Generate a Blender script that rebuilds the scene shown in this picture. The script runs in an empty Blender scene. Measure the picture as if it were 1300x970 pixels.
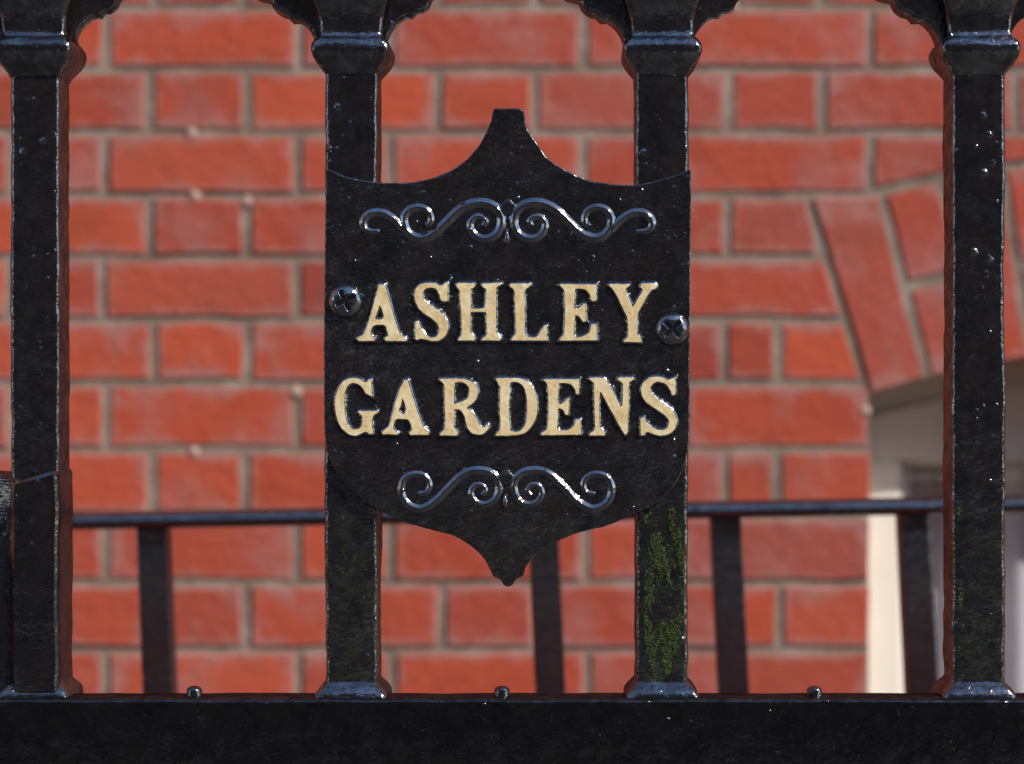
import bpy, bmesh, math, random
from mathutils import Vector, noise
R = math.radians
rnd = random.Random(7)
scene = bpy.context.scene
C = scene.collection

# ------------------------------------------------------------------ camera, sky, sun, exposure
D, EYE, FPX, PX0, PY0 = 0.95, 1.35, 2679.0, 710.0, 485.0      # metres to the railing, eye height, focal length (photo px), vanishing point
cd = bpy.data.cameras.new('camera'); cam = bpy.data.objects.new('camera', cd); C.objects.link(cam)
cam.location = (0, -D, EYE); cam.rotation_euler = (R(90), 0, 0)
cd.sensor_width = 36; cd.lens = 36 * FPX / 1300; cd.shift_x = (650 - PX0) / 1300
cd.clip_start = 0.05; cd.clip_end = 2000
cd.dof.use_dof = True; cd.dof.focus_distance = D - 0.003; cd.dof.aperture_fstop = 9.8
scene.camera = cam

SUN_EL, SUN_AZ = R(41), R(57)                                   # azimuth: to the right of straight behind the camera
sv = Vector((math.sin(SUN_AZ) * math.cos(SUN_EL), -math.cos(SUN_AZ) * math.cos(SUN_EL), math.sin(SUN_EL)))
w = bpy.data.worlds.new('World'); scene.world = w; w.use_nodes = True
nt = w.node_tree; bg = nt.nodes['Background']
sky = nt.nodes.new('ShaderNodeTexSky'); sky.sky_type = 'NISHITA'; sky.sun_disc = False
sky.ozone_density = 3.0; sky.dust_density = 0.3; sky.sun_elevation = SUN_EL; sky.sun_rotation = math.atan2(sv.x, sv.y)
nt.links.new(sky.outputs[0], bg.inputs[0]); bg.inputs[1].default_value = 0.15
sd = bpy.data.lights.new('sun', 'SUN'); sun = bpy.data.objects.new('sun', sd); C.objects.link(sun)
sd.energy = 4.3; sd.angle = R(0.5); sd.color = (1.0, 0.95, 0.88)
sun.rotation_euler = sv.to_track_quat('Z', 'Y').to_euler(); sun.location = (4, -6, 9)
vs = scene.view_settings
vs.view_transform = 'Standard'; vs.look = 'None'; vs.exposure = 0.46; vs.gamma = 1; vs.use_curve_mapping = False

def at(px, py, y):
    """photo pixel seen at depth plane y -> world point"""
    k = (D + y) / FPX
    return Vector(((px - PX0) * k, y, EYE - (py - PY0) * k))

# ------------------------------------------------------------------ materials
def node(nt, t, **kw):
    n = nt.nodes.new(t)
    for k, v in kw.items():
        if hasattr(n, k): setattr(n, k, v)
        else: n.inputs[k].default_value = v
    return n
class Mat:
    def __init__(s, name):
        s.m = bpy.data.materials.new(name); s.m.use_nodes = True
        s.nt = s.m.node_tree; s.b = s.nt.nodes['Principled BSDF']
        s.tc = s.nt.nodes.new('ShaderNodeTexCoord')
        s.geo = s.nt.nodes.new('ShaderNodeNewGeometry'); s.oi = s.nt.nodes.new('ShaderNodeObjectInfo')
    def link(s, a, b): s.nt.links.new(a, b)
    def noise(s, scale, detail=3, vec=None, rough=0.55, dist=0.0):
        n = node(s.nt, 'ShaderNodeTexNoise'); n.inputs['Scale'].default_value = scale
        n.inputs['Detail'].default_value = detail; n.inputs['Roughness'].default_value = rough; n.inputs['Distortion'].default_value = dist
        s.link(vec or s.geo.outputs['Position'], n.inputs['Vector']); return n.outputs['Fac']
    def ramp(s, fac, stops):
        n = node(s.nt, 'ShaderNodeValToRGB'); cr = n.color_ramp
        while len(cr.elements) < len(stops): cr.elements.new(0.5)
        for e, (p, c) in zip(cr.elements, stops):
            e.position = p; e.color = c if len(c) == 4 else (*c, 1)
        s.link(fac, n.inputs[0]); return n.outputs[0]
    def step(s, fac, a, b):
        n = node(s.nt, 'ShaderNodeMapRange'); n.interpolation_type = 'SMOOTHSTEP'
        n.inputs[1].default_value = a; n.inputs[2].default_value = b
        s.link(fac, n.inputs[0]); return n.outputs[0]
    def math(s, op, a, b=None, c=None):
        n = node(s.nt, 'ShaderNodeMath'); n.operation = op
        for i, v in enumerate((a, b, c)):
            if v is None: continue
            if isinstance(v, (int, float)): n.inputs[i].default_value = v
            else: s.link(v, n.inputs[i])
        return n.outputs[0]
    def mix(s, fac, a, b, blend='MIX'):
        n = node(s.nt, 'ShaderNodeMix'); n.data_type = 'RGBA'; n.blend_type = blend
        for sock, v in ((n.inputs[0], fac), (n.inputs[6], a), (n.inputs[7], b)):
            if isinstance(v, (int, float)): sock.default_value = v
            elif isinstance(v, tuple): sock.default_value = (*v, 1) if len(v) == 3 else v
            else: s.link(v, sock)
        return n.outputs[2]
    def color(s, c):
        if isinstance(c, tuple): s.b.inputs['Base Color'].default_value = (*c, 1)
        else: s.link(c, s.b.inputs['Base Color'])
    def rough(s, r):
        if isinstance(r, (int, float)): s.b.inputs['Roughness'].default_value = r
        else: s.link(r, s.b.inputs['Roughness'])
    def bump(s, h, dist, strength=1.0, prev=None):
        n = node(s.nt, 'ShaderNodeBump'); n.inputs['Strength'].default_value = strength; n.inputs['Distance'].default_value = dist
        s.link(h, n.inputs['Height'])
        if prev is not None: s.link(prev, n.inputs['Normal'])
        s.link(n.outputs[0], s.b.inputs['Normal']); return n.outputs[0]

def iron_paint(name, algae=0.0, z_hi=0.0, z_lo=0.0, tone=((0.0030, 0.0036, 0.0048), (0.0085, 0.0060, 0.0054)), mirror=(0.17, 0.36), gloss=0.16, dusty=None, lumps=1.0, soft=0.0):
    M = Mat(name)
    blotch = M.noise(55, 4, rough=0.65)
    col = M.ramp(blotch, [(0.35, tone[0]), (0.62, tone[1])])
    dust = M.step(M.noise(420, 3), 0.66, 0.80)
    col = M.mix(M.math('MULTIPLY', dust, 0.35), col, (0.10, 0.085, 0.075))
    if dusty:
        dv = node(M.nt, 'ShaderNodeVectorMath'); dv.operation = 'DISTANCE'; M.link(M.geo.outputs['Position'], dv.inputs[0]); dv.inputs[1].default_value = dusty
        near = M.step(M.math('ADD', dv.outputs['Value'], M.math('MULTIPLY', M.noise(90, 3), 0.03)), 0.062, 0.022)
        grit = M.math('ADD', M.math('MULTIPLY', M.step(M.noise(800, 3, rough=0.7), 0.56, 0.74), 0.8), M.math('MULTIPLY', M.step(M.noise(140, 5, rough=0.7), 0.48, 0.75), 0.35))
        col = M.mix(M.math('MULTIPLY', M.math('MULTIPLY', grit, near), 0.8), col, (0.16, 0.15, 0.14))
    if algae:
        sep = node(M.nt, 'ShaderNodeSeparateXYZ'); M.link(M.geo.outputs['Position'], sep.inputs[0])
        low = M.step(sep.outputs['Z'], z_hi, z_lo)
        g = M.math('MULTIPLY', M.step(M.noise(150, 5, rough=0.7), 0.42, 0.68), low)
        col = M.mix(M.math('MULTIPLY', g, algae), col, (0.045, 0.062, 0.012))
    M.color(col); M.rough(0.6); M.b.inputs['Specular IOR Level'].default_value = 0.0
    gl = M.nt.nodes.new('ShaderNodeBsdfGlossy'); mx = M.nt.nodes.new('ShaderNodeMixShader')      # polished enamel: an even mirror layer over black
    film = M.step(M.noise(125, 5, rough=0.7, dist=0.8), 0.38, 0.66)
    M.link(M.math('MULTIPLY_ADD', film, mirror[1] - mirror[0], mirror[0]), mx.inputs[0])
    M.link(M.math('MULTIPLY_ADD', M.noise(130, 4), gloss, 0.0), gl.inputs['Roughness'])
    M.link(M.b.outputs[0], mx.inputs[1]); M.link(gl.outputs[0], mx.inputs[2]); M.link(mx.outputs[0], M.nt.nodes['Material Output'].inputs[0])
    p0 = None
    if soft:
        bv = node(M.nt, 'ShaderNodeBevel'); bv.samples = 4; bv.inputs['Radius'].default_value = soft; p0 = bv.outputs[0]
    p = M.bump(M.noise(95, 4, rough=0.6), 0.0020 * lumps, 0.6, p0)
    p = M.bump(M.noise(520, 3, rough=0.6), 0.00045 * lumps, 0.6, p)
    v2 = node(M.nt, 'ShaderNodeTexVoronoi'); v2.inputs['Scale'].default_value = 150; M.link(M.geo.outputs['Position'], v2.inputs['Vector'])
    sc2 = node(M.nt, 'ShaderNodeSeparateColor'); M.link(v2.outputs['Color'], sc2.inputs[0])
    blis = M.math('MULTIPLY', M.step(v2.outputs['Distance'], 0.34, 0.02), M.step(sc2.outputs[1], 0.84, 1.0))
    p = M.bump(blis, 0.0009 * lumps, 0.7, p)
    v = node(M.nt, 'ShaderNodeTexVoronoi'); v.inputs['Scale'].default_value = 330; v.inputs['Randomness'].default_value = 1
    M.link(M.geo.outputs['Position'], v.inputs['Vector'])
    sepc = node(M.nt, 'ShaderNodeSeparateColor'); M.link(v.outputs['Color'], sepc.inputs[0])
    dot = M.math('MULTIPLY', M.step(v.outputs['Distance'], 0.30, 0.05), M.step(sepc.outputs[0], 0.78, 1.0))
    nrm = M.bump(dot, 0.0004, 0.8, p); M.link(nrm, gl.inputs['Normal'])
    return M.m
PAINT = iron_paint('black gloss iron paint')
PAINT_TRIM = iron_paint('black gloss iron paint kept clean', mirror=(0.33, 0.44), gloss=0.12, lumps=0.55, soft=0.0005)
PAINT_PLATE = iron_paint('black gloss iron paint with grit round the left screw', 0.3, EYE - 0.03, EYE - 0.11, lumps=1.5, dusty=(at(442, 432, 0).x, -0.005, at(442, 432, 0).z))
PAINT_STOP = iron_paint('thick runny black gloss paint', mirror=(0.17, 0.26), gloss=0.10, lumps=0.35)
PAINT_RAIL = iron_paint('plain black iron paint', tone=((0.003, 0.003, 0.0035), (0.005, 0.0045, 0.0045)), mirror=(0.05, 0.13), lumps=0.7)  # darker, weakly reflecting coat for the top and bottom rails
BLACKHAND = iron_paint('black handrail paint tinted for blue reflection', tone=((0.006, 0.009, 0.014), (0.009, 0.012, 0.018)), mirror=(0.22, 0.30), lumps=0.5)  # base colour tinted blue, standing in for a bluish reflection on black
PAINT_LOW = iron_paint('black gloss iron paint greened by damp', 0.22, EYE - 0.02, EYE - 0.11)
PAINT_GREEN = iron_paint('black gloss iron paint with algae film', 0.26, EYE - 0.03, EYE - 0.075)

def mat_gold():
    M = Mat('worn gold paint')
    n = M.noise(260, 4, rough=0.65)
    col = M.ramp(n, [(0.24, (0.66, 0.48, 0.22)), (0.48, (0.87, 0.70, 0.39)), (0.74, (0.90, 0.81, 0.58))])
    pale = M.step(M.noise(90, 2), 0.62, 0.42)
    col = M.mix(M.math('MULTIPLY', pale, 0.25), col, (0.60, 0.33, 0.09))
    chip = M.step(M.noise(700, 4, rough=0.7), 0.63, 0.72)
    col = M.mix(M.math('MULTIPLY', chip, 0.75), col, (0.06, 0.045, 0.03))
    M.color(col); M.rough(0.38); M.b.inputs['Metallic'].default_value = 0.15
    bv = node(M.nt, 'ShaderNodeBevel'); bv.samples = 4; bv.inputs['Radius'].default_value = 0.0006
    p = M.bump(M.noise(700, 3), 0.0002, 0.8, bv.outputs[0])
    M.bump(M.noise(160, 2), 0.0006, 0.6, p)
    return M.m
GOLD = mat_gold()

def mat_brick():
    M = Mat('red facing brick')
    off = node(M.nt, 'ShaderNodeVectorMath'); off.operation = 'MULTIPLY_ADD'
    off.inputs[0].default_value = (0, 0, 0)
    r3 = node(M.nt, 'ShaderNodeCombineXYZ'); sc = M.math('MULTIPLY', M.oi.outputs['Random'], 37.0)
    for i in range(3): M.link(sc, r3.inputs[i])
    ad = node(M.nt, 'ShaderNodeVectorMath'); ad.operation = 'ADD'
    M.link(M.geo.outputs['Position'], ad.inputs[0]); M.link(r3.outputs[0], ad.inputs[1]); vec = ad.outputs[0]
    col = M.ramp(M.oi.outputs['Random'], [(0.0, (0.29, 0.052, 0.034)), (0.22, (0.44, 0.074, 0.036)), (0.45, (0.35, 0.066, 0.042)), (0.75, (0.48, 0.084, 0.039)), (1.0, (0.33, 0.078, 0.058))])
    col = M.mix(M.math('MULTIPLY', M.step(M.noise(14, 4, vec), 0.5, 0.75), 0.5), col, (0.33, 0.055, 0.026))
    sep = node(M.nt, 'ShaderNodeSeparateXYZ'); M.link(M.tc.outputs['Generated'], sep.inputs[0])
    gx = M.math('MULTIPLY', M.math('ABSOLUTE', M.math('SUBTRACT', sep.outputs['X'], 0.5)), 2.0)
    gz = M.math('MULTIPLY', M.math('ABSOLUTE', M.math('SUBTRACT', sep.outputs['Z'], 0.5)), 2.0)
    edge = M.math('MAXIMUM', M.step(gx, 0.66, 1.05), M.step(gz, 0.25, 1.05))
    e2 = M.math('ADD', edge, M.math('MULTIPLY_ADD', M.noise(22, 4, vec, 0.65), 2.0, -1.15))
    bloom = M.step(e2, 0.30, 0.95)
    col = M.mix(M.math('MULTIPLY', bloom, 0.62), col, (0.36, 0.19, 0.165))
    film = M.step(M.noise(11, 4, vec, 0.65), 0.47, 0.72)
    col = M.mix(M.math('MULTIPLY', film, 0.6), col, (0.36, 0.165, 0.15))
    soot = M.step(M.noise(5, 4, rough=0.7), 0.52, 0.75)
    col = M.mix(M.math('MULTIPLY', soot, 0.35), col, (0.17, 0.055, 0.042))
    pit = M.step(M.noise(160, 3, vec), 0.68, 0.75)
    col = M.mix(M.math('MULTIPLY', pit, 0.5), col, (0.16, 0.05, 0.035))
    M.color(col); M.rough(0.85); M.b.inputs['Specular IOR Level'].default_value = 0.25
    p = M.bump(M.noise(60, 4, vec), 0.003, 0.6); M.bump(M.noise(400, 3, vec), 0.0008, 0.6, p)
    return M.m
BRICK = mat_brick()

def mat_mortar():
    M = Mat('lime mortar')
    col = M.ramp(M.noise(24, 5, rough=0.65), [(0.3, (0.15, 0.112, 0.085)), (0.5, (0.225, 0.175, 0.135)), (0.72, (0.34, 0.285, 0.235))])
    M.color(col); M.rough(0.95); M.bump(M.noise(220, 4), 0.0015, 0.8)
    return M.m
MORTAR = mat_mortar()

def mat_brick_far(name, c1=(0.38, 0.072, 0.040, 1), c2=(0.32, 0.068, 0.043, 1)):
    M = Mat(name)
    mp = node(M.nt, 'ShaderNodeMapping'); mp.inputs['Rotation'].default_value = (R(90), 0, 0)
    b = node(M.nt, 'ShaderNodeTexBrick'); b.offset = 0.5
    b.inputs['Scale'].default_value = 1; b.inputs['Brick Width'].default_value = 0.225; b.inputs['Row Height'].default_value = 0.075
    b.inputs['Mortar Size'].default_value = 0.006
    b.inputs['Color1'].default_value = c1; b.inputs['Color2'].default_value = c2; b.inputs['Mortar'].default_value = (0.30, 0.24, 0.18, 1)
    sx = node(M.nt, 'ShaderNodeSeparateXYZ'); M.link(M.geo.outputs['Position'], sx.inputs[0])
    cb = node(M.nt, 'ShaderNodeCombineXYZ'); M.link(M.math('ADD', sx.outputs['X'], sx.outputs['Y']), cb.inputs[0]); M.link(sx.outputs['Z'], cb.inputs[1])
    M.link(cb.outputs[0], b.inputs['Vector'])
    M.color(b.outputs['Color']); M.rough(0.9)
    return M.m
BRICK_FAR = mat_brick_far('distant red brickwork')
BRICK_SOOT = mat_brick_far('sooty brown brickwork', (0.085, 0.062, 0.052, 1), (0.065, 0.05, 0.045, 1))

def plain(name, col, rough=0.6, nscale=8, var=0.25, bump=0.0, bscale=60):
    M = Mat(name)
    d = tuple(c * (1 - var) for c in col); l = tuple(min(1, c * (1 + var)) for c in col)
    M.color(M.ramp(M.noise(nscale, 4), [(0.3, d), (0.7, l)])); M.rough(rough)
    if bump: M.bump(M.noise(bscale, 4), bump, 0.6)
    return M.m
WHITE = plain('cream gloss woodwork paint', (0.73, 0.67, 0.585), 0.4, 12, 0.05)
CURTAIN = plain('white net curtain', (0.70, 0.70, 0.76), 0.9, 10, 0.05)
STONE = plain('grey york stone', (0.34, 0.31, 0.27), 0.85, 5, 0.2, 0.003, 50)
ASPHALT = plain('asphalt', (0.05, 0.05, 0.052), 0.9, 30, 0.25, 0.004, 200)
TARMAC = plain('dark tarmac', (0.024, 0.024, 0.026), 0.8, 30, 0.3, 0.003, 200)  # unseen pavement, set extra dark so downward facets reflect black
SLATE = plain('slate', (0.08, 0.085, 0.095), 0.6, 6, 0.2)
MOSS = plain('green moss', (0.054, 0.082, 0.014), 0.9, 300, 0.5)
LIME = plain('pale mortar filling', (0.42, 0.29, 0.235), 0.9, 80, 0.15)
def mat_glass():
    M = Mat('window glass'); nt = M.nt
    out = nt.nodes['Material Output']; tr = nt.nodes.new('ShaderNodeBsdfTransparent'); gl = nt.nodes.new('ShaderNodeBsdfGlossy')
    gl.inputs['Roughness'].default_value = 0.01; tr.inputs[0].default_value = (0.93, 0.93, 0.93, 1)
    fr = nt.nodes.new('ShaderNodeFresnel'); fr.inputs[0].default_value = 1.5; mx = nt.nodes.new('ShaderNodeMixShader')
    mx.inputs[0].default_value = 0.10; M.link(tr.outputs[0], mx.inputs[1]); M.link(gl.outputs[0], mx.inputs[2]); M.link(mx.outputs[0], out.inputs[0])
    return M.m
GLASS = mat_glass()

# ------------------------------------------------------------------ builders
def obj(name, me, mat=None, parent=None, loc=(0, 0, 0), smooth=False):
    if isinstance(me, bmesh.types.BMesh):
        bm = me; bmesh.ops.recalc_face_normals(bm, faces=bm.faces); me = bpy.data.meshes.new(name); bm.to_mesh(me); bm.free()
    if mat is not None:
        for m in (mat if isinstance(mat, (list, tuple)) else [mat]): me.materials.append(m)
    if smooth: me.shade_smooth()
    o = bpy.data.objects.new(name, me); C.objects.link(o); o.location = loc
    if parent: o.parent = parent
    return o
def thing(name, label, cat, loc=(0, 0, 0), group=None):
    o = bpy.data.objects.new(name, None); C.objects.link(o); o.location = loc; o.empty_display_size = 0.05
    tag(o, label, cat, group); return o
def tag(o, label, cat, group=None):
    o['label'] = label; o['category'] = cat
    if group: o['group'] = group
    return o
def struct(name, me, mat):
    o = obj(name, me, mat); o['kind'] = 'structure'; return o
def box(bm, x0, x1, y0, y1, z0, z1, bev=0.0):
    r = bmesh.ops.create_cube(bm, size=1)
    vs_ = r['verts']
    for v in vs_:
        v.co = Vector(((x0 + x1) / 2 + v.co.x * (x1 - x0), (y0 + y1) / 2 + v.co.y * (y1 - y0), (z0 + z1) / 2 + v.co.z * (z1 - z0)))
    if bev:
        es = list({e for v in vs_ for e in v.link_edges})
        bmesh.ops.bevel(bm, geom=es, offset=bev, segments=2, profile=0.5, affect='EDGES')
def prism(bm, pts, y0, y1):
    """pts: (x, z) outline extruded from y0 (front) to y1"""
    a = [bm.verts.new((x, y0, z)) for x, z in pts]; b = [bm.verts.new((x, y1, z)) for x, z in pts]
    n = len(pts); bm.faces.new(a); bm.faces.new(b[::-1])
    for i in range(n): bm.faces.new((a[i], b[i], b[(i + 1) % n], a[(i + 1) % n]))
def hermite(pts, closed=True, step=0.6):
    """pts: (x, y, smooth?) -> dense polyline"""
    n = len(pts); out = []
    P = [Vector((p[0], p[1])) for p in pts]; S = [p[2] for p in pts]
    rng = range(n if closed else n - 1)
    for i in rng:
        j = (i + 1) % n; a, b = P[i], P[j]; ch = b - a; L = max(ch.length, 1e-6)
        def tang(k):
            if not S[k] or (not closed and k in (0, n - 1)): return ch
            p, q = P[(k - 1) % n], P[(k + 1) % n]; t = q - p
            return t.normalized() * L if t.length > 1e-9 else ch
        ta, tb = tang(i), tang(j); m = max(1, int(L / step))
        for q in range(m):
            t = q / m; t2, t3 = t * t, t * t * t
            out.append(a * (2*t3 - 3*t2 + 1) + ta * (t3 - 2*t2 + t) + b * (-2*t3 + 3*t2) + tb * (t3 - t2))
    if not closed: out.append(P[-1])
    return out
def parse(s, ox, oy, sc):
    r = []
    for tk in s.split():
        sm = tk.endswith('~'); x, y = tk.rstrip('~').split(',')
        r.append((ox + float(x) / sc, oy + float(y) / sc, sm))
    return r
def filled(loops, extrude, bevel, res=0, zscale=1.0, offset=0.0):
    """closed outlines (x, z in metres) -> solid mesh, front towards -Y, mid-plane at y=0"""
    cu = bpy.data.curves.new('outline', 'CURVE'); cu.dimensions = '2D'; cu.fill_mode = 'BOTH'
    cu.extrude = extrude; cu.bevel_depth = bevel; cu.bevel_resolution = res; cu.offset = offset
    for lp in loops:
        sp = cu.splines.new('POLY'); sp.points.add(len(lp) - 1); sp.use_cyclic_u = True
        for p, q in zip(sp.points, lp): p.co = (q[0], q[1], 0, 1)
    o = bpy.data.objects.new('outline', cu); me = bpy.data.meshes.new_from_object(o)
    for v in me.vertices: x, y, z = v.co; v.co = (x, -z * zscale, y)
    bpy.data.objects.remove(o); bpy.data.curves.remove(cu)
    bm = bmesh.new(); bm.from_mesh(me); bmesh.ops.remove_doubles(bm, verts=bm.verts, dist=1e-6); bmesh.ops.recalc_face_normals(bm, faces=bm.faces)
    bm.to_mesh(me); bm.free()
    return me
def loft(rings, seed, amp=0.00055, cx=0.0, cy=0.0, seg=4, side=3):
    """rings of rounded squares: (z, half_x, half_y, corner_radius); gently uneven like thick paint over cast iron"""
    bm = bmesh.new(); prev = None; s = Vector((seed * 3.1, seed * 1.7, seed * 0.9)); first = None
    for z, hx, hy, r in rings:
        pts = []
        for q, (sx, sy) in enumerate(((1, 1), (-1, 1), (-1, -1), (1, -1))):
            for k in range(seg + 1):
                a = math.pi / 2 * q + math.pi / 2 * k / seg
                pts.append(Vector((sx * (hx - r) + r * math.cos(a), sy * (hy - r) + r * math.sin(a), z)))
            nx = ((-1, 1), (-1, -1), (1, -1), (1, 1))[q]
            a1 = math.pi / 2 * (q + 1)
            e0 = pts[-1]; e1 = Vector((nx[0] * (hx - r) + r * math.cos(a1), nx[1] * (hy - r) + r * math.sin(a1), z))
            for k in range(1, side): pts.append(e0.lerp(e1, k / side))
        vsn = []
        for p in pts:
            d = Vector((p.x, p.y, 0)).normalized()
            nz = noise.noise(p * 95 + s) * amp + noise.noise(p * 260 + s * 2) * amp * 0.5 + noise.noise(Vector((0, 0, z * 14)) + s) * amp * 1.2
            vsn.append(bm.verts.new(p + d * nz + Vector((cx, cy, 0))))
        if prev:
            n = len(vsn)
            for i in range(n): bm.faces.new((prev[i], prev[(i + 1) % n], vsn[(i + 1) % n], vsn[i]))
        else: first = vsn
        prev = vsn
    bm.faces.new(first[::-1]); bm.faces.new(prev)
    return bm
def densify(prof, dz):
    out = []
    for a, b in zip(prof, prof[1:]):
        n = max(1, int(abs(b[0] - a[0]) / dz))
        for i in range(n): out.append(tuple(a[j] + (b[j] - a[j]) * i / n for j in range(4)))
    out.append(prof[-1]); return out
def sweep(bm, pts, rad, h, cap=True):
    """raised ridge (half-ellipse section) following pts [(x,z)] on the plane y=0, crest at -h*rad"""
    n = len(pts); rows = []
    for i, p in enumerate(pts):
        t = (pts[min(i + 1, n - 1)] - pts[max(i - 1, 0)]).normalized(); nn = Vector((-t.y, t.x)); r = rad(i / (n - 1))
        row = []
        for k in range(9):
            a = math.pi * (0, 0.14, 0.30, 0.44, 0.5, 0.56, 0.70, 0.86, 1)[k]; c, s_ = math.cos(a), math.sin(a)
            c = math.copysign(abs(c) ** 0.9, c)
            hh = (1 - abs(c)) / 0.88 if abs(c) > 0.12 else 1.0 + 0.04 * (1 - (c / 0.12) ** 2)      # roof-like section with a softened ridge
            row.append(bm.verts.new((p.x + nn.x * r * c, -h * r * hh + 0.0004, p.y + nn.y * r * c)))
        rows.append(row)
    for a, b in zip(rows, rows[1:]):
        for k in range(8): bm.faces.new((a[k], a[k + 1], b[k + 1], b[k]))
    if cap: bm.faces.new(rows[0]); bm.faces.new(rows[-1][::-1])

# ------------------------------------------------------------------ setting behind and around (all beyond or behind the frame except the wall)
bm = bmesh.new(); box(bm, -60, 60, -3.2, 0.14, -0.15, 0.0); struct('pavement', bm, TARMAC)
bm = bmesh.new(); box(bm, -60, 60, -11.0, -3.2, -0.4, -0.12); struct('road', bm, ASPHALT)
bm = bmesh.new(); box(bm, -60, 60, -14.0, -11.0, -0.4, 0.0); struct('far_pavement', bm, STONE)
bm = bmesh.new(); box(bm, -60, 60, 0.14, 1.56, -2.6, -2.45); struct('basement_area_floor', bm, STONE)
bm = bmesh.new(); box(bm, -400, 400, -400, 400, -3.2, -3.0); struct('ground', bm, ASPHALT)

def facade(name, label, loc, rot, nx, nz, wdt, hgt, bmat):
    t = thing(name, label, 'building', loc); t.rotation_euler = (0, 0, rot)
    bm = bmesh.new(); box(bm, -wdt/2, wdt/2, 0, 6, 0, hgt); obj('wall', bm, bmat, t)
    bm = bmesh.new(); box(bm, -wdt/2 - 0.2, wdt/2 + 0.2, -0.25, 6.2, hgt, hgt + 0.5); obj('cornice', bm, STONE, t)
    for i in range(nx):
        for k in range(nz):
            x = -wdt/2 + wdt * (i + 0.5) / nx; z = 1.2 + k * (hgt - 1.0) / nz
            bm = bmesh.new()
            for a in (box(bm, x - 0.62, x - 0.5, -0.06, 0.05, z, z + 1.8), box(bm, x + 0.5, x + 0.62, -0.06, 0.05, z, z + 1.8), box(bm, x - 0.5, x + 0.5, -0.055, 0.05, z + 1.68, z + 1.8), box(bm, x - 0.5, x + 0.5, -0.055, 0.05, z, z + 0.1), box(bm, x - 0.5, x + 0.5, -0.05, 0.05, z + 0.86, z + 0.93)): pass
            f = obj('window', bm, WHITE, t)
            bm = bmesh.new(); box(bm, x - 0.5, x + 0.5, -0.02, 0.02, z + 0.1, z + 1.68); obj('pane', bm, SLATE, f)
    return t
facade('mansion_block', 'sooty brown brick mansion block across the road, behind the viewer', (0, -14, 0), math.pi, 9, 4, 44, 12.5, BRICK_SOOT)
facade('side_wing', 'red brick wing set at a right angle beyond the left end of the railing', (-4.2, 1.5, 0), math.pi / 2, 1, 3, 4.5, 11, BRICK_FAR)

# ------------------------------------------------------------------ brick wall with segmental arch and window
WY = 1.52
house = thing('brick_building', 'red Flemish bond brick wall with an arched window opening on its right, behind the railings', 'building', (0, WY, -2.45))
HL = Vector((0, WY, -2.45))
def wl(px, py, y=WY):
    p = at(px, py, WY); return (p.x, p.z + 2.45)            # local x, z of a point of the wall face
CX, CY, RI, RO, ASP = 1523.0, 1867.0, 1430.0, 1674.0, 17.1
X0, X1, YT, YB = -560, 2240, -318, 1235
def inner(x): return CY - math.sqrt(RI**2 - (x - CX)**2)
arc = [(CX + RI * math.sin(R(a)), CY - RI * math.cos(R(a))) for a in [ASP - i * ASP / 8 for i in range(17)]]   # right to left
XR = 2 * CX - 1103
outline = [(X0, YT), (X1, YT), (X1, 1400 + 500), (XR, 1900), (XR, arc[0][1])] + arc[1:-1] + [(1103, arc[-1][1]), (1103, 1900), (X0, 1900)]
bm = bmesh.new(); prism(bm, [wl(*p) for p in outline], 0.0018, 0.30); bm.normal_update()
for f in bm.faces: f.material_index = 0 if abs(f.normal.y) > 0.9 else 1
obj('mortar', bm, [MORTAR, WHITE], house)
# plain brickwork continuing round the part in view
a0, a1 = wl(X0, YT), wl(X1, 1900)
bm = bmesh.new()
box(bm, -3.9, a0[0], 0.0, 0.3, 0, a0[1]); box(bm, a1[0], 9, 0.0, 0.3, 0, a0[1]); box(bm, -3.9, 9, 0.0, 0.3, a0[1], 13)
box(bm, a0[0], a1[0], 0.0, 0.3, 0, a1[1]); box(bm, a0[0], wl(1103, 0)[0], 0.002, 0.3, a1[1], wl(0, YB)[1]); box(bm, wl(XR, 0)[0], a1[0], 0.002, 0.3, a1[1], wl(0, YB)[1])
obj('wall_face', bm, BRICK_FAR, house)

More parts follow.
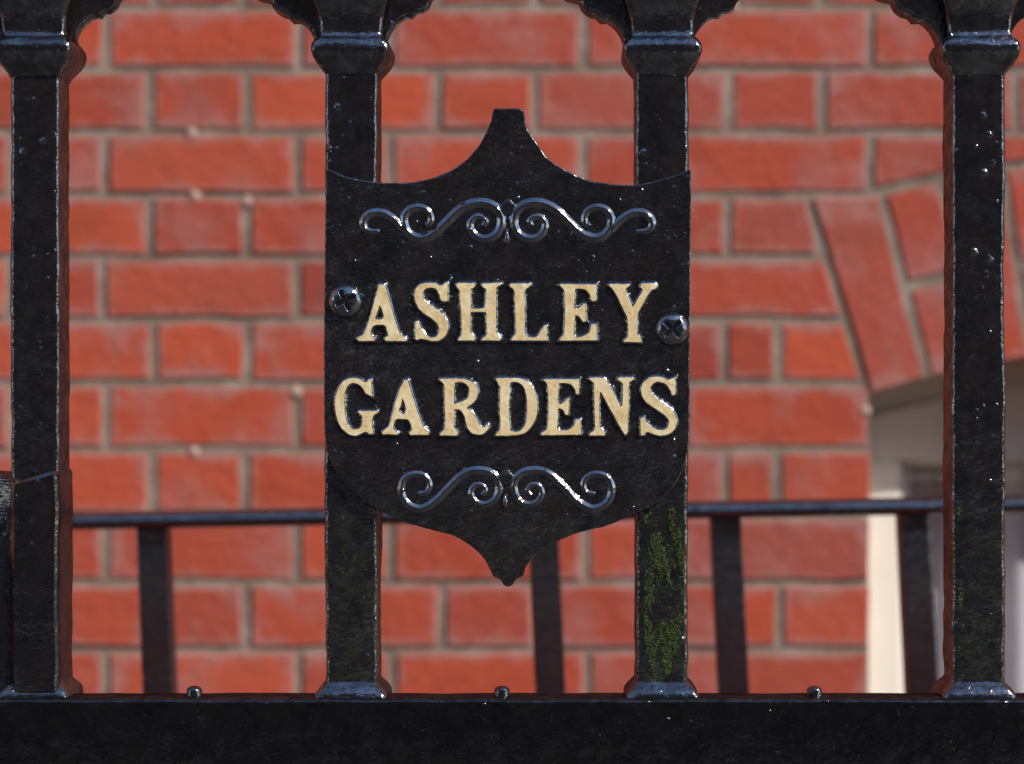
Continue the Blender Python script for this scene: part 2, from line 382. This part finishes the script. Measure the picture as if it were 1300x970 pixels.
def clip(poly, n, d):
    """keep points with n.p <= d"""
    out = []
    for i in range(len(poly)):
        a, b = poly[i], poly[(i + 1) % len(poly)]
        fa, fb = n[0]*a[0] + n[1]*a[1] - d, n[0]*b[0] + n[1]*b[1] - d
        if fa <= 0: out.append(a)
        if (fa < 0 < fb) or (fb < 0 < fa):
            t = fa / (fa - fb); out.append((a[0] + (b[0] - a[0]) * t, a[1] + (b[1] - a[1]) * t))
    return out
def area(p): return abs(sum(p[i][0]*p[(i+1) % len(p)][1] - p[(i+1) % len(p)][0]*p[i][1] for i in range(len(p)))) / 2
def brick(poly, depth=0.03, mat=None):
    """a brick from its face outline in photo pixels: uneven arrises, chamfered front, its own origin"""
    if len(poly) < 3 or area(poly) < 250: return
    c = (sum(p[0] for p in poly) / len(poly), sum(p[1] for p in poly) / len(poly))
    pts = []
    for i in range(len(poly)):
        a, b = poly[i], poly[(i + 1) % len(poly)]; L = math.hypot(b[0]-a[0], b[1]-a[1]); n = max(1, int(L / 45))
        for k in range(n): pts.append((a[0] + (b[0]-a[0])*k/n + rnd.uniform(-1.5, 1.5), a[1] + (b[1]-a[1])*k/n + rnd.uniform(-1.4, 1.4)))
    o0 = wl(*c); proud = rnd.uniform(-0.0003, 0.0012)
    L = [(wl(*p)[0] - o0[0], wl(*p)[1] - o0[1]) for p in pts]
    bm = bmesh.new(); n = len(L)
    def ring(f, y):
        r = []
        for x, z in L:
            d = math.hypot(x, z); k = max(0.0, (d - f) / d); r.append(bm.verts.new((x * k, y, z * k)))
        return r
    r0, r1, r2 = ring(0.002, -proud), ring(0.0, 0.0025 - proud), ring(0.0, depth)
    bm.faces.new(r0)
    for a, b in ((r0, r1), (r1, r2)):
        for i in range(n): bm.faces.new((a[i], b[i], b[(i+1) % n], a[(i+1) % n]))
    obj('brick', bm, BRICK, house, (o0[0], 0, o0[1]))
J = 5.9                                                             # half a joint, px
beds = [-318, -237, -154, -72, 9, 88, 168, 248, 327, 406, 486.5, 571, 655, 740, 825, 907, 989, 1071, 1153, 1235]
# joints of the two alternating courses (Flemish bond, stretcher + header)
odd = [193, 313, 558, 677]; even = [13, 133, 378, 498]
sk = R(ASP); skn = (math.cos(sk), -math.sin(sk)); skd = skn[0] * (CX - RI * math.sin(sk)) + skn[1] * (CY - RI * math.cos(sk))
corner_y = CY - RO * math.cos(sk)
for ri, (y0, y1) in enumerate(zip(beds, beds[1:])):
    base = odd if (ri % 2) else even                                # row 9..88 (ri 4) is an even course
    js = sorted({b + 365 * k + rnd.uniform(-3, 3) for b in base[:2] for k in range(-3, 7)})
    if y0 in (406, 571, 740): js = sorted(js + [988 + rnd.uniform(-2, 2)])
    if y0 == 406 or y0 == 571 or y0 == 740: js = [j for j in js if not 1030 < j < 1050]
    if y0 in (327, 486.5, 655, 825): js = [j for j in js if not 960 < j < 1000]
    js = [X0] + [j for j in js if X0 + 40 < j < X1 - 40] + [X1]
    for a, b in zip(js, js[1:]):
        p = [(a + J, y0 + J - 1), (b - J, y0 + J - 1), (b - J, y1 - J + 1), (a + J, y1 - J + 1)]
        cx, cy = (a + b) / 2, (y0 + y1) / 2
        def arch_side(poly, mirror):
            if mirror: poly = [(2 * CX - q[0], q[1]) for q in poly][::-1]
            mx = sum(q[0] for q in poly) / 4
            if min(q[1] for q in poly) > corner_y - 12 or mx < CX - RO * math.sin(sk) - 40 and max(q[1] for q in poly) > corner_y:
                poly = clip(poly, skn, skd - J) if y0 < 480 else clip(poly, (1, 0), 1103)
            elif max(q[1] for q in poly) > CY - RO - 10:
                th = math.atan2(max(-400, mx - CX), RO); tx = max(-RO*math.sin(sk), min(0, mx - CX)); ty = -math.sqrt(RO**2 - tx*tx)
                n = (-tx / RO, -ty / RO); poly = clip(poly, n, n[0] * CX + n[1] * CY - RO - J)
            if mirror: poly = [(2 * CX - q[0], q[1]) for q in poly][::-1]
            return poly
        # split bricks over the middle so that each half meets its own side of the arch
        if y1 > 160 and b > 900 and a < 2 * CX - 900:
            if a < CX < b and y0 > 240: 
                continue
            q = arch_side(p, cx > CX)
            if cy > corner_y and 1103 < cx < XR and y0 > 240: 
                if not q or area(q) < 250: continue
            brick(q)
        else: brick(p)
ang = [17.1, 14.0, 11.3, 8.6, 5.75, 2.87, 0]; ang = ang + [-a for a in ang[-2::-1]]
def pol(a, r): return (CX - r * math.sin(R(a)), CY - r * math.cos(R(a)))
for i, (a, b) in enumerate(zip(ang, ang[1:])):
    spans = [(RI, RO - J)] if i % 2 == 0 else [(RI, 1549 - J), (1549 + J, RO - J)]
    for r0, r1 in spans:
        da0, da1 = math.degrees(J / r0), math.degrees(J / r1)
        q = [pol(a - da0, r0), pol(a - da1, r1), pol(b + da1, r1), pol(b + da0, r0)]
        if i == 0: q[1] = pol(a - da1, r1 + 22)
        if i == len(ang) - 2: q[2] = pol(b + da1, r1 + 22)
        brick(q, 0.03)
# old fixing holes filled with pale mortar
for px, py, r in ((243, 169, 7), (247, 249, 8), (246, 574, 7), (376, 498, 8), (931, 8, 6), (1099, 522, 7), (313, 256, 8)):
    bm = bmesh.new(); bmesh.ops.create_uvsphere(bm, u_segments=10, v_segments=6, radius=r / 1085)
    for v in bm.verts: v.co.y *= 0.45
    x, z = wl(px, py); obj('filled_hole', bm, LIME, house, (x, 0.001, z), True)
# window: cream box frame with segmental head, glass, net curtain
FY = 0.105; kf = (D + WY + FY) / (D + WY)
def wf(px, py): 
    p = at(px, py, WY + FY); return (p.x, p.z + 2.45)
L0, L1 = wl(1103, 0)[0] - 0.03, wf(1145, 0)[0]
Rr0, Rr1 = wl(XR, 0)[0] + 0.03 , wl(XR, 0)[0] - 0.045
zb = wl(0, 1900)[1]; zh = wf(0, 584)[1]; ztop = wl(CX, CY - RI)[1] + 0.06
bm = bmesh.new()
box(bm, L0, L1, FY, FY + 0.08, zb, zh, 0.004); box(bm, Rr1, Rr0, FY, FY + 0.08, zb, zh, 0.004)
zm = wf(0, 541)[1]
hd = [(wl(x, 0)[0], wl(0, y + 38)[1]) for x, y in arc]
prism(bm, [(L0, zh), (Rr0, zh)] + [(Rr0, hd[0][1])] + hd + [(L0, hd[-1][1])], FY + 0.002, FY + 0.08)
prism(bm, [(Rr0, hd[0][1])] + hd + [(L0, hd[-1][1]), (L0, ztop), (Rr0, ztop)], FY + 0.022, FY + 0.085)
box(bm, L1, L1 + 0.012, FY + 0.018, FY + 0.07, zb, zh); box(bm, Rr1 - 0.012, Rr1, FY + 0.018, FY + 0.07, zb, zh)
box(bm, L1 + 0.012, Rr1 - 0.012, FY + 0.018, FY + 0.07, zh - 0.008, zh - 0.0005)
box(bm, L1 + 0.012, Rr1 - 0.012, FY + 0.02, FY + 0.07, zb, zb + 0.08)
zmid = (zb + zh) / 2 - 0.3
box(bm, L1 + 0.012, Rr1 - 0.012, FY + 0.015, FY + 0.07, zmid, zmid + 0.045)
win = obj('window', bm, WHITE, house)
bm = bmesh.new(); box(bm, L1 + 0.006, Rr1 - 0.006, FY + 0.045, FY + 0.049, zb + 0.05, zh); obj('pane', bm, GLASS, win)
bm = bmesh.new(); n = 160; rowa = []; rowb = []
for i in range(n + 1):
    x = L1 - 0.02 + (Rr1 - L1 + 0.04) * i / n; y = FY + 0.075 + 0.010 * math.sin(x * 95) + 0.006 * math.sin(x * 41 + 1)
    rowa.append(bm.verts.new((x, y, zb))); rowb.append(bm.verts.new((x, y, zh + 0.05)))
for i in range(n): bm.faces.new((rowa[i], rowa[i+1], rowb[i+1], rowb[i]))
obj('curtain', bm, CURTAIN, win, smooth=True)
bm = bmesh.new(); box(bm, L0 - 0.08, Rr0 + 0.08, -0.06, 0.29, zb - 0.09, zb); obj('sill', bm, STONE, win)
bm = bmesh.new(); box(bm, L0 - 0.05, Rr0 + 0.05, FY + 0.3, FY + 0.33, zb - 0.1, zh + 0.4); obj('room_wall', bm, SLATE, win)

# ------------------------------------------------------------------ handrail of the basement stair, between railing and wall
HY = 0.62
hand = thing('stair_handrail', 'thin black metal handrail with leaning square balusters, running behind the railings before the brick wall', 'handrail', at(650, 650, HY))
ho = Vector(hand.location)
def ry(px): return 661.5 - (px - 90) * (661.5 - 642) / 1100
a, b = at(-260, ry(-260) + 0, HY), at(1620, ry(1620), HY)
bm = bmesh.new(); L = (b - a).length; box(bm, 0, L, -0.022, 0.022, -0.0056, 0.0056, 0.0045)
o = obj('rail', bm, BLACKHAND, hand, a - ho); o.rotation_euler = (0, -math.atan2(b.z - a.z, b.x - a.x), 0)
for px in (-45, 195, 437, 689, 920, 1158, 1400):
    p = at(px, ry(px) + 6, HY)
    bm = bmesh.new(); box(bm, -0.0112, 0.0112, -0.0112, 0.0112, -1.5, 0.0, 0.0015)
    o = obj('baluster', bm, BLACKHAND, hand, p - ho); o.rotation_euler = (R(-1.5), R(-2.6), 0)

# ------------------------------------------------------------------ railing
K = D / FPX                                                          # metres per photo px on the front plane
base_z = at(0, 1005, 0).z
rail = thing('iron_railing', 'black gloss painted cast iron railing of square bars with flared capitals, carrying the name plate', 'railing', (0, 0.0114, base_z))
ro = Vector(rail.location)
bm = bmesh.new(); box(bm, -3.6, 3.6, 0.004, 0.14, 0.0, base_z - 0.1, 0); plinth = obj('plinth_wall', bm, BRICK_FAR); tag(plinth, 'low red brick plinth wall under the railing along the pavement', 'wall')
bm = bmesh.new(); box(bm, -3.6, 3.6, -0.006, 0.17, base_z - 0.1, base_z - 0.001, 0.012); cop = obj('coping', bm, STONE, plinth)
def zpx(py): return at(0, py, 0).z - base_z
def bar(px, seed, mat, hw=32.3, half=None):
    cx = at(px, 0, 0).x; h = hw * K; hy = 0.0114
    prof = [(zpx(905), h, h, 0.0024), (zpx(60), h, h, 0.0024)]
    o = obj('bar', loft(densify(prof, 0.0035), seed), mat, rail, (cx, 0, 0), True)
    cap = []
    for py, w_, r in ((98, 32.8, 2.4), (93, 34.5, 2.4), (87, 39, 2.5), (79, 45, 2.6), (72, 48.5, 2.8), (66, 50.2, 3.0), (61, 50.3, 3.0), (56, 49, 3), (52, 46.5, 2.8), (48.5, 43.5, 2.4), (46, 41.2, 2.2), (40, 40.2, 2.4), (28, 40.5, 2.4), (16, 43, 2.4), (6, 46.5, 2.4), (-4, 50.5, 2.4), (-22, 56, 2.4), (-40, 59, 2.4), (-62, 60, 2.4)):
        cap.append((zpx(py), w_ * K, w_ * K, r / 1000))
    obj('capital', loft(densify(cap, 0.0016), seed + 40, 0.0004), PAINT, o, (0, 0, 0), True)
    col = []
    for py, w_, r in ((864, 32.6, 2.4), (867, 34.5, 2.4), (871, 38.5, 2.6), (876, 43, 2.8), (881, 46, 3), (888, 47, 3), (900, 47, 3)):
        col.append((zpx(py), w_ * K, w_ * K, r / 1000))
    obj('collar', loft(densify(col[::-1], 0.0014), seed + 80, 0.00035), PAINT, o, (0, 0, 0), True)
    for s in (-1, 1):                                                # leaf brackets spreading under the top rail, at mid depth
        pts = [(30, 62, 0), (38, 58, 0), (41, 48, 1), (47, 34, 1), (57, 22, 1), (68, 15, 1), (75, 15.5, 1), (80, 10, 1), (88, 8, 1), (95, 3, 1), (101, -8, 1), (120, -14, 1), (150, -38, 1), (165, -60, 0), (30, -60, 0)]
        lp = hermite(pts, True, 2.5)
        lp = [((s * p.x) * K, zpx(p.y)) for p in lp]
        if s > 0: lp = lp[::-1]
        obj('bracket', filled([lp], 0.0045, 0.0028, 2), PAINT, o, (0, 0, 0), False)
    return o
bars = [bar(43.5, 1, PAINT, 31.5), bar(446, 2, PAINT_GREEN, 33.5), bar(840.5, 3, PAINT_GREEN, 33.5), bar(1242.5, 4, PAINT_LOW, 34), bar(-352, 5, PAINT), bar(1640, 6, PAINT)]
def longbar(name, py0, py1, y0, y1, bev, seed):
    z0, z1 = zpx(py1), zpx(py0); x0, x1 = at(-1500, 0, 0).x, at(2900, 0, 0).x
    bm = bmesh.new(); n = 260; rows = []; cy, hy, cz, hz = (y0 + y1) / 2, (y1 - y0) / 2, (z0 + z1) / 2, (z1 - z0) / 2
    for i in range(n + 1):
        x = x0 + (x1 - x0) * i / n; row = []
        for q, (sy, sz) in enumerate(((1, 1), (-1, 1), (-1, -1), (1, -1))):
            for k in range(5):
                a = math.pi / 2 * q + math.pi / 2 * k / 4
                y = sy * (hy - bev) + bev * math.cos(a); z = sz * (hz - bev) + bev * math.sin(a)
                nn = noise.noise(Vector((x * 60, y * 60 + seed, z * 60))) * 0.0003
                row.append(bm.verts.new((x, cy + y * (1 + nn / hy), cz + z + nn)))
        rows.append(row)
    for a, b in zip(rows, rows[1:]):
        for k in range(20): bm.faces.new((a[k], a[(k+1) % 20], b[(k+1) % 20], b[k]))
    return obj(name, bm, PAINT_RAIL, rail, (0, 0, 0), True)
longbar('bottom_rail', 884, 1004, -0.0190, 0.0010, 0.0025, 1)
longbar('top_rail', -150, -58, -0.021, 0.021, 0.003, 2)
for px in (245, 637, 1035):                                          # little knobs on the bottom rail between the bars
    bm = bmesh.new(); prof = [(0.0, 3.8), (0.002, 4.0), (0.0033, 3.4), (0.0046, 3.6), (0.0056, 2.9), (0.0062, 1.8), (0.0065, 0.5)]
    rows = [[bm.verts.new((r / 1000 * math.cos(math.tau * k / 14), r / 1000 * math.sin(math.tau * k / 14), z)) for k in range(14)] for z, r in prof]
    for a, b in zip(rows, rows[1:]):
        for k in range(14): bm.faces.new((a[k], a[(k+1) % 14], b[(k+1) % 14], b[k]))
    bm.faces.new(rows[-1])
    obj('knob', bm, PAINT, rail, (at(px, 0, 0).x, -0.008, zpx(888) - 0.0008), True)
# gate stop: plate folded round the foot of the left bar
cx = at(43.5, 0, 0).x; g = []
sec = [(75, -0.0030), (72, -0.0042), (27, -0.0044), (21, -0.0038), (14, -0.0012), (-60, 0.0115), (-60, 0.0160), (10, 0.0110), (76.5, 0.024), (76.8, 0.0)]
bm = bmesh.new(); rows = []
nz = 70; ztop = {75: 598, 72: 598, 27: 609, 21: 611, 14: 606, -60: 596, 10: 600, 76.5: 598, 76.8: 598}
for i in range(nz + 1):
    t = i / nz; row = []
    for j, (px, y) in enumerate(sec):
        zt = zpx(ztop[px]); zb_ = zpx(877); z = zt + (zb_ - zt) * t
        nn = noise.noise(Vector((px * 0.02, y * 40, z * 70))) * 0.0007
        ins = 0.0012 if i == 0 else 0.0
        row.append(bm.verts.new((at(px, 0, 0).x + nn * 0.6 + (-ins if px > 50 else 0), y - 0.0114 + nn * (1.0 if px > 20 else 0.3) + ins - (0.013 * t if px < 0 else 0), z)))
    rows.append(row)
for a, b in zip(rows, rows[1:]):
    for k in range(len(sec)): bm.faces.new((a[k], a[(k+1) % len(sec)], b[(k+1) % len(sec)], b[k]))
bm.faces.new(rows[0][::-1]); bm.faces.new(rows[-1])
bmesh.ops.bevel(bm, geom=[e for e in bm.edges if len(e.link_faces) == 2 and e.calc_face_angle(0) > 0.15], offset=0.0008, segments=2, affect='EDGES')
obj('gate_stop', bm, PAINT_STOP, rail, (0, 0, 0), False)

def moss(parent, cx, px0, px1, py0, py1, n, seed, thr=0.0, sz=1.0):
    """tiny leafy tufts on the face of a bar"""
    r = random.Random(seed); bm = bmesh.new(); cnt = 0; tries = 0
    while cnt < n and tries < n * 30:
        tries += 1; px = r.uniform(px0, px1); py = r.uniform(py0, py1)
        m = noise.noise(Vector((px * 0.075 + seed, py * 0.019, seed))) + 0.5 * noise.noise(Vector((px * 0.2, py * 0.09, seed + 5)))
        edge = min(1, (px - px0) / 6, (px1 - px) / 6, (py - py0) / 25, (py1 - py) / 25)
        if m < thr + (1 - max(0, edge)) * 0.35 + r.uniform(-0.12, 0.22): continue
        p = at(px, py, 0); c = Vector((p.x - cx, -0.0115 - r.random() * 0.0007 * min(1, (m - thr) * 3), p.z - base_z))
        s = r.uniform(0.00035, 0.0010) * sz; ax = Vector((r.uniform(-1, 1), r.uniform(-0.6, 0.2), r.uniform(-1.2, 0.6))).normalized(); bx = ax.cross(Vector((r.uniform(-.5, .5), 1, r.uniform(-.5, .5)))).normalized()
        vs_ = [bm.verts.new(c + ax * s), bm.verts.new(c + bx * s * 0.55 - Vector((0, 0.0004, 0))), bm.verts.new(c - ax * s), bm.verts.new(c - bx * s * 0.55 - Vector((0, 0.0002, 0)))]
        bm.faces.new(vs_); cnt += 1
    o = obj('moss', bm, MOSS, parent); o['kind'] = 'stuff'; return o
moss(bars[2], at(840.5, 0, 0).x, 818, 868, 645, 866, 5200, 3, -0.03, 0.62)
moss(bars[3], at(1242.5, 0, 0).x, 1212, 1226, 640, 860, 220, 9, 0.15, 0.7)

# ------------------------------------------------------------------ name plate
PF = -0.0050                                                         # y of the plate's front face
plate = thing('name_plate', 'black cast iron shield name plate with raised gold letters ASHLEY GARDENS screwed to the railing', 'sign', at(644, 743, PF))
po = Vector(plate.location)
def pl(px, py):
    p = at(px, py, PF); return (p.x - po.x, p.z - po.z)
edge = [(629,137.5,0),(659,137.5,0),(665,142,1),(669,163,1),(681,181,1),(697,202,1),(719,216,1),(742,227,1),(767,232,1),(799,235,1),(821,232,1),(844,226,1),(867,219,1),(877,215,0),
 (877.5,240,0),(876.5,338,0),(875.5,470,0),(875,555,1),(871,583,1),(858,614,1),(835,637,1),(808,652,1),(769,668,1),(738,675.5,1),(708,687,1),(685,700,1),(669,718,1),(664,732,0),(654,737,1),(651,742,1),(645,745,1),(639,742,1),(636,737,1),(626,732,0),(615,710,1),(600,695,1),(577,681,1),(554,674.5,1),(523,666,1),(500,657,1),(477,646,1),(454,629,1),(438,614,1),(423,591,1),(415,573,1),(411.5,545,0),(411,440,0),(412,330,0),(413.5,218,0),(414.7,214,0),(429,220,1),(445,225.5,1),(475,231,1),(502,232,1),(529,230.5,1),(554,224,1),(581,211,1),(604,190,1),(615,172,1),(623,154,1),(626,140,1)]
lp = [pl(p.x + 0.55 * noise.noise(Vector((p.x * 0.09, p.y * 0.09, 1))), p.y + 0.55 * noise.noise(Vector((p.x * 0.09, p.y * 0.09, 9)))) for p in hermite(edge, True, 3)]
me = filled([lp], 0.0019, 0.0006, 2, offset=-0.0006)
for p in me.polygons: p.use_smooth = abs(p.normal.y) < 0.99
obj('shield', me, PAINT_PLATE, plate, (0, 0.0025, 0))
LET = [
 ('A', 450, 350, ["340,126 418,126 620,790~ 710,862~ 708,896 430,892 415,862~ 462,818~ 452,770~ 425,690~ 345,672~ 260,690~ 228,750~ 228,808~ 285,862 272,892 60,892 42,862~ 140,785~", "345,405 300,540 286,582~ 315,601~ 375,599~ 403,560~ 380,460"]),
 ('S', 510, 350, ["600,100~ 630,95 628,350 560,350~ 530,315~ 515,255~ 470,185~ 385,165~ 312,195~ 290,262~ 318,340~ 430,430~ 570,540~ 630,640~ 636,735~ 590,830~ 505,888~ 400,892~ 320,870~ 255,862~ 215,882 192,870 185,642 212,625~ 242,655~ 270,735~ 330,812~ 405,850~ 475,835~ 512,765~ 495,670~ 430,600~ 300,512~ 222,430~ 185,335~ 180,250~ 215,155~ 300,110~ 440,106~ 540,140~"]),
 ('H', 510, 350, ["748,122 770,105 982,106 1000,130~ 985,158~ 948,190~ 946,420 968,450~ 1078,458 1115,452~ 1140,410~ 1150,320 1153,185~ 1105,152~ 1103,115 1340,98 1362,112~ 1298,165~ 1293,210 1290,780 1352,855~ 1343,888 1098,886 1103,865~ 1160,818~ 1168,760 1155,500 1078,495 946,498 942,780 1000,850~ 992,888 774,886 780,860~ 822,800~ 800,250 788,198~ 752,152~"]),
 ('L', 610, 350, ["408,122 428,112 668,112 684,132~ 622,185~ 602,235 606,760 626,822~ 700,850~ 780,828~ 830,740~ 878,682 906,692 906,888 424,886 430,860~ 480,800~ 484,700 465,220 448,180~ 408,152~"]),
 ('E', 690, 350, ["215,132 230,120 722,125 716,345 658,345~ 640,280~ 590,205~ 505,178~ 430,186 416,440 446,458~ 492,440~ 545,386 572,396 576,622 540,630~ 510,590~ 470,552~ 428,542 415,820 450,850~ 560,822~ 622,780~ 660,666 720,670 730,884 215,890 230,856~ 276,800~ 298,500 286,205 260,170~"]),
 ('Y', 755, 350, ["188,132 208,118 460,120 466,142~ 424,182~ 422,212 520,432 648,225~ 660,188~ 625,162 630,120 650,108 828,108 846,126 840,172~ 772,200~ 700,310 592,500 582,560 580,800 630,868~ 632,912 400,908 405,880~ 452,830~ 456,700 440,560 410,500 300,270 240,180~"]),
 ('G', 415, 468, ["575,152~ 608,150 620,382 585,362~ 535,340~ 510,290~ 450,222~ 370,196~ 300,222~ 256,300~ 245,430~ 256,650~ 290,762~ 350,825~ 420,830~ 475,790~ 490,720~ 480,650~ 438,606 440,582 692,580 692,606 640,642~ 622,705~ 632,892 570,890 545,862~ 490,880~ 410,912~ 330,906~ 240,850~ 170,750~ 125,600~ 114,480~ 135,350~ 180,232~ 260,156~ 380,130~ 460,150~ 530,190~"]),
 ('A', 470, 468, ["470,156 512,158 725,790~ 802,872~ 796,904 550,906 540,880~ 570,840~ 558,760~ 525,700~ 440,688~ 360,692~ 326,760~ 322,830~ 382,882 366,902 170,894 170,862~ 255,790~ 300,650 345,470 400,300", "440,400 424,490 398,575~ 425,612~ 470,615~ 492,560~ 470,460"]),
 ('R', 540, 468, ["198,156 210,140 480,140~ 620,172~ 700,240~ 722,320~ 702,400~ 650,470~ 580,522~ 572,545 650,602~ 700,690~ 760,795~ 800,802~ 840,765 866,780~ 855,832~ 790,890~ 720,902~ 640,880~ 580,810~ 550,700~ 520,612~ 470,562~ 402,556 396,800 442,882~ 436,912 204,912 210,882~ 265,822~ 270,600 264,235 244,195~", "404,190 500,186~ 575,226~ 605,312~ 590,390~ 540,432~ 450,472~ 394,482 392,330"]),
 ('D', 610, 468, ["212,152 224,135 500,132~ 620,166~ 710,250~ 762,370~ 780,520~ 755,680~ 690,800~ 600,880~ 450,912~ 214,918 225,882~ 270,822~ 264,580 270,252 236,190~", "408,188 510,186~ 590,250~ 630,380~ 640,560~ 620,740~ 560,840~ 480,868~ 410,846 395,700 386,580"]),
 ('E', 670, 468, ["213,162 225,148 706,148 700,346 662,344~ 645,282~ 590,216~ 500,196~ 428,198 410,430 432,482~ 480,470~ 540,410 562,415 556,632 515,625~ 490,572~ 440,542~ 414,552 406,820 450,845~ 560,835~ 640,770~ 655,700 720,690 726,902 185,910 195,876~ 260,830~ 280,700 285,450 270,222 250,186~"]),
 ('N', 730, 468, ["193,146 210,128 390,128~ 420,150~ 510,300 625,526 648,480~ 655,250 648,200~ 584,152 590,122 782,122 792,150~ 740,196~ 735,400 716,872 690,908 660,872 600,770 360,332 338,310 330,500 335,800 406,872~ 398,912 198,912 206,886~ 265,840~ 270,700 258,205 240,176~"]),
 ('S', 780, 468, ["770,142~ 826,125 826,352 790,360~ 770,312~ 720,232~ 650,190~ 570,182~ 510,222~ 490,290~ 520,360~ 680,480~ 800,580~ 845,680~ 840,782~ 780,870~ 680,912~ 560,906~ 470,870~ 430,872~ 410,906 360,914 355,680 395,672~ 430,722~ 490,790~ 600,840~ 680,836~ 735,780~ 745,720~ 700,650~ 580,560~ 440,460~ 380,370~ 365,290~ 390,200~ 470,132~ 560,112~ 640,120~ 720,155~"]),
]
LH = 0.0017
for ch, ox, oy, loops in LET:
    lps = []
    for s in loops:
        pts = hermite(parse(s, ox, oy, 10.78), True, 0.8)
        lps.append([pl(p.x + 0.5 * noise.noise(Vector((p.x * 0.22, p.y * 0.22, 3))), p.y + 0.5 * noise.noise(Vector((p.x * 0.22, p.y * 0.22, 7)))) for p in pts])
    me = filled(lps, 0.0, 0.0019, 0, LH / 0.0019)
    ylim = -LH * 0.9
    me.materials.append(PAINT_TRIM); me.materials.append(GOLD)
    for p in me.polygons:
        p.material_index = 1 if all(me.vertices[i].co.y < ylim for i in p.vertices) else 0
    o = obj('letter', me, None, plate, (0, 0.0003, 0)); o['label'] = 'raised gold letter ' + ch

def scrollwork(paths, mirror, cxp, diamond, drop, ox, oy, sc, rr):
    bm = bmesh.new()
    for s, r0, r1, r2 in paths:
        base = hermite(parse(s, ox, oy, sc), False, 0.9)
        for mir in (0, 1):
            pts = [Vector(pl(2 * cxp - p.x if mir else p.x, p.y)) for p in base]
            if mir: pts = pts[::-1]
            a, b = (r2, r0) if mir else (r0, r2)
            def rad(t, a=a, b=b, m=r1):
                e = min(t, 1 - t) * 2; end = a if t < 0.5 else b
                return (end + (m - end) * min(1, e * 1.6)) * K
            sweep(bm, pts, rad, 0.66)
    dx, dy, dr = diamond
    q = [Vector(pl(dx + dr * a, dy + dr * 1.05 * b)) for a, b in ((0, -1), (0.5, -0.55), (1, 0), (0.5, 0.6), (0, 1), (-0.5, 0.6), (-1, 0), (-0.5, -0.55), (0, -1), (0.5, -0.55))]
    sweep(bm, q, lambda t: 3.0 * K, 1.5)
    c0 = Vector(pl(dx, dy)); f = [bm.verts.new((v.x, -0.0012, v.y)) for v in q[:8]]; cv = bm.verts.new((c0.x, -0.0004, c0.y))
    for i in range(8): bm.faces.new((f[i], f[(i + 1) % 8], cv))
    dpx, dpy = drop
    pts = [Vector(pl(dpx, dpy - 13)), Vector(pl(dpx, dpy - 7)), Vector(pl(dpx, dpy)), Vector(pl(dpx, dpy + 5)), Vector(pl(dpx, dpy + 8))]
    sweep(bm, pts, lambda t: (2.5 + 3.6 * math.sin(math.pi * min(1, t * 1.05)) ** 1.0) * K, 0.9)
    return obj('scroll', bm, PAINT_TRIM, plate, (0, 0.0, 0), True)
scrollwork([("585,300 622,285~ 628,225~ 595,172~ 520,150~ 445,178~ 408,250~ 425,330~ 480,388~ 560,405~ 650,370~ 750,282~ 850,185~ 950,128~ 1040,112~ 1130,132~ 1195,190~ 1215,270~ 1190,350~ 1120,402~ 1040,405~ 975,360~ 955,290~ 988,235~ 1040,228~ 1082,262~ 1062,305", 5.4, 7.8, 5.2),
            ("410,345 340,262~ 260,208~ 190,192~ 120,207~ 76,262~ 82,322~ 130,348~ 205,348", 6.2, 6.8, 4.2)], True, 644.5, (644.8, 263, 9.5), (643.5, 303), 450, 240, 6.5, 5)
scrollwork([("178,205 228,190~ 238,140~ 205,102~ 155,95~ 105,118~ 84,175~ 98,235~ 142,275~ 200,284~ 270,245~ 340,175~ 400,115~ 460,80~ 520,74~ 580,90~ 618,135~ 620,190~ 595,238~ 540,262~ 490,242~ 468,200~ 488,158~ 525,155~ 548,185~ 528,212", 4.8, 6.8, 4.4)], True, 643, (642.5, 606, 9.5), (641.5, 639), 490, 580, 4.333, 4.5)

def screw(px, py, rpx, rot, tilt):
    """pan head with a cross recess"""
    bm = bmesh.new(); rings, segs = 22, 72; r0 = rpx * K; rows = []
    for i in range(rings + 1):
        t = i / rings; row = []
        for k in range(segs):
            a = math.tau * k / segs; x, z = t * math.cos(a), t * math.sin(a)
            h = 0.62 * math.sqrt(max(0, 1 - (t * 0.97) ** 2.3))
            u, v = x * math.cos(rot) + z * math.sin(rot), -x * math.sin(rot) + z * math.cos(rot)
            def slot(p, q): return max(0, min(1, (0.135 - abs(q)) / 0.06)) * max(0, min(1, (0.66 - abs(p)) / 0.16))
            h -= 0.36 * max(slot(u, v), slot(v, u))
            h += 0.018 * noise.noise(Vector((x * 4, z * 4, px)))
            row.append((x * r0, -h * r0, z * r0))
        rows.append(row)
    top = bm.verts.new((0, rows[0][0][1], 0)); vr = [[bm.verts.new(c) for c in row] for row in rows[1:]]
    vr.append([bm.verts.new((c[0] * 1.0, 0.0012, c[2] * 1.0)) for c in rows[-1]])
    for k in range(segs): bm.faces.new((top, vr[0][(k + 1) % segs], vr[0][k]))
    for a, b in zip(vr, vr[1:]):
        for k in range(segs): bm.faces.new((a[k], a[(k+1) % segs], b[(k+1) % segs], b[k]))
    x, z = pl(px, py); o = obj('screw', bm, PAINT_TRIM, plate, (x, 0, z), True); o.rotation_euler = tilt; return o
screw(439, 382, 21.5, R(25), (0, 0, 0)); screw(853, 418, 21.5, R(45), (0, 0, 0))
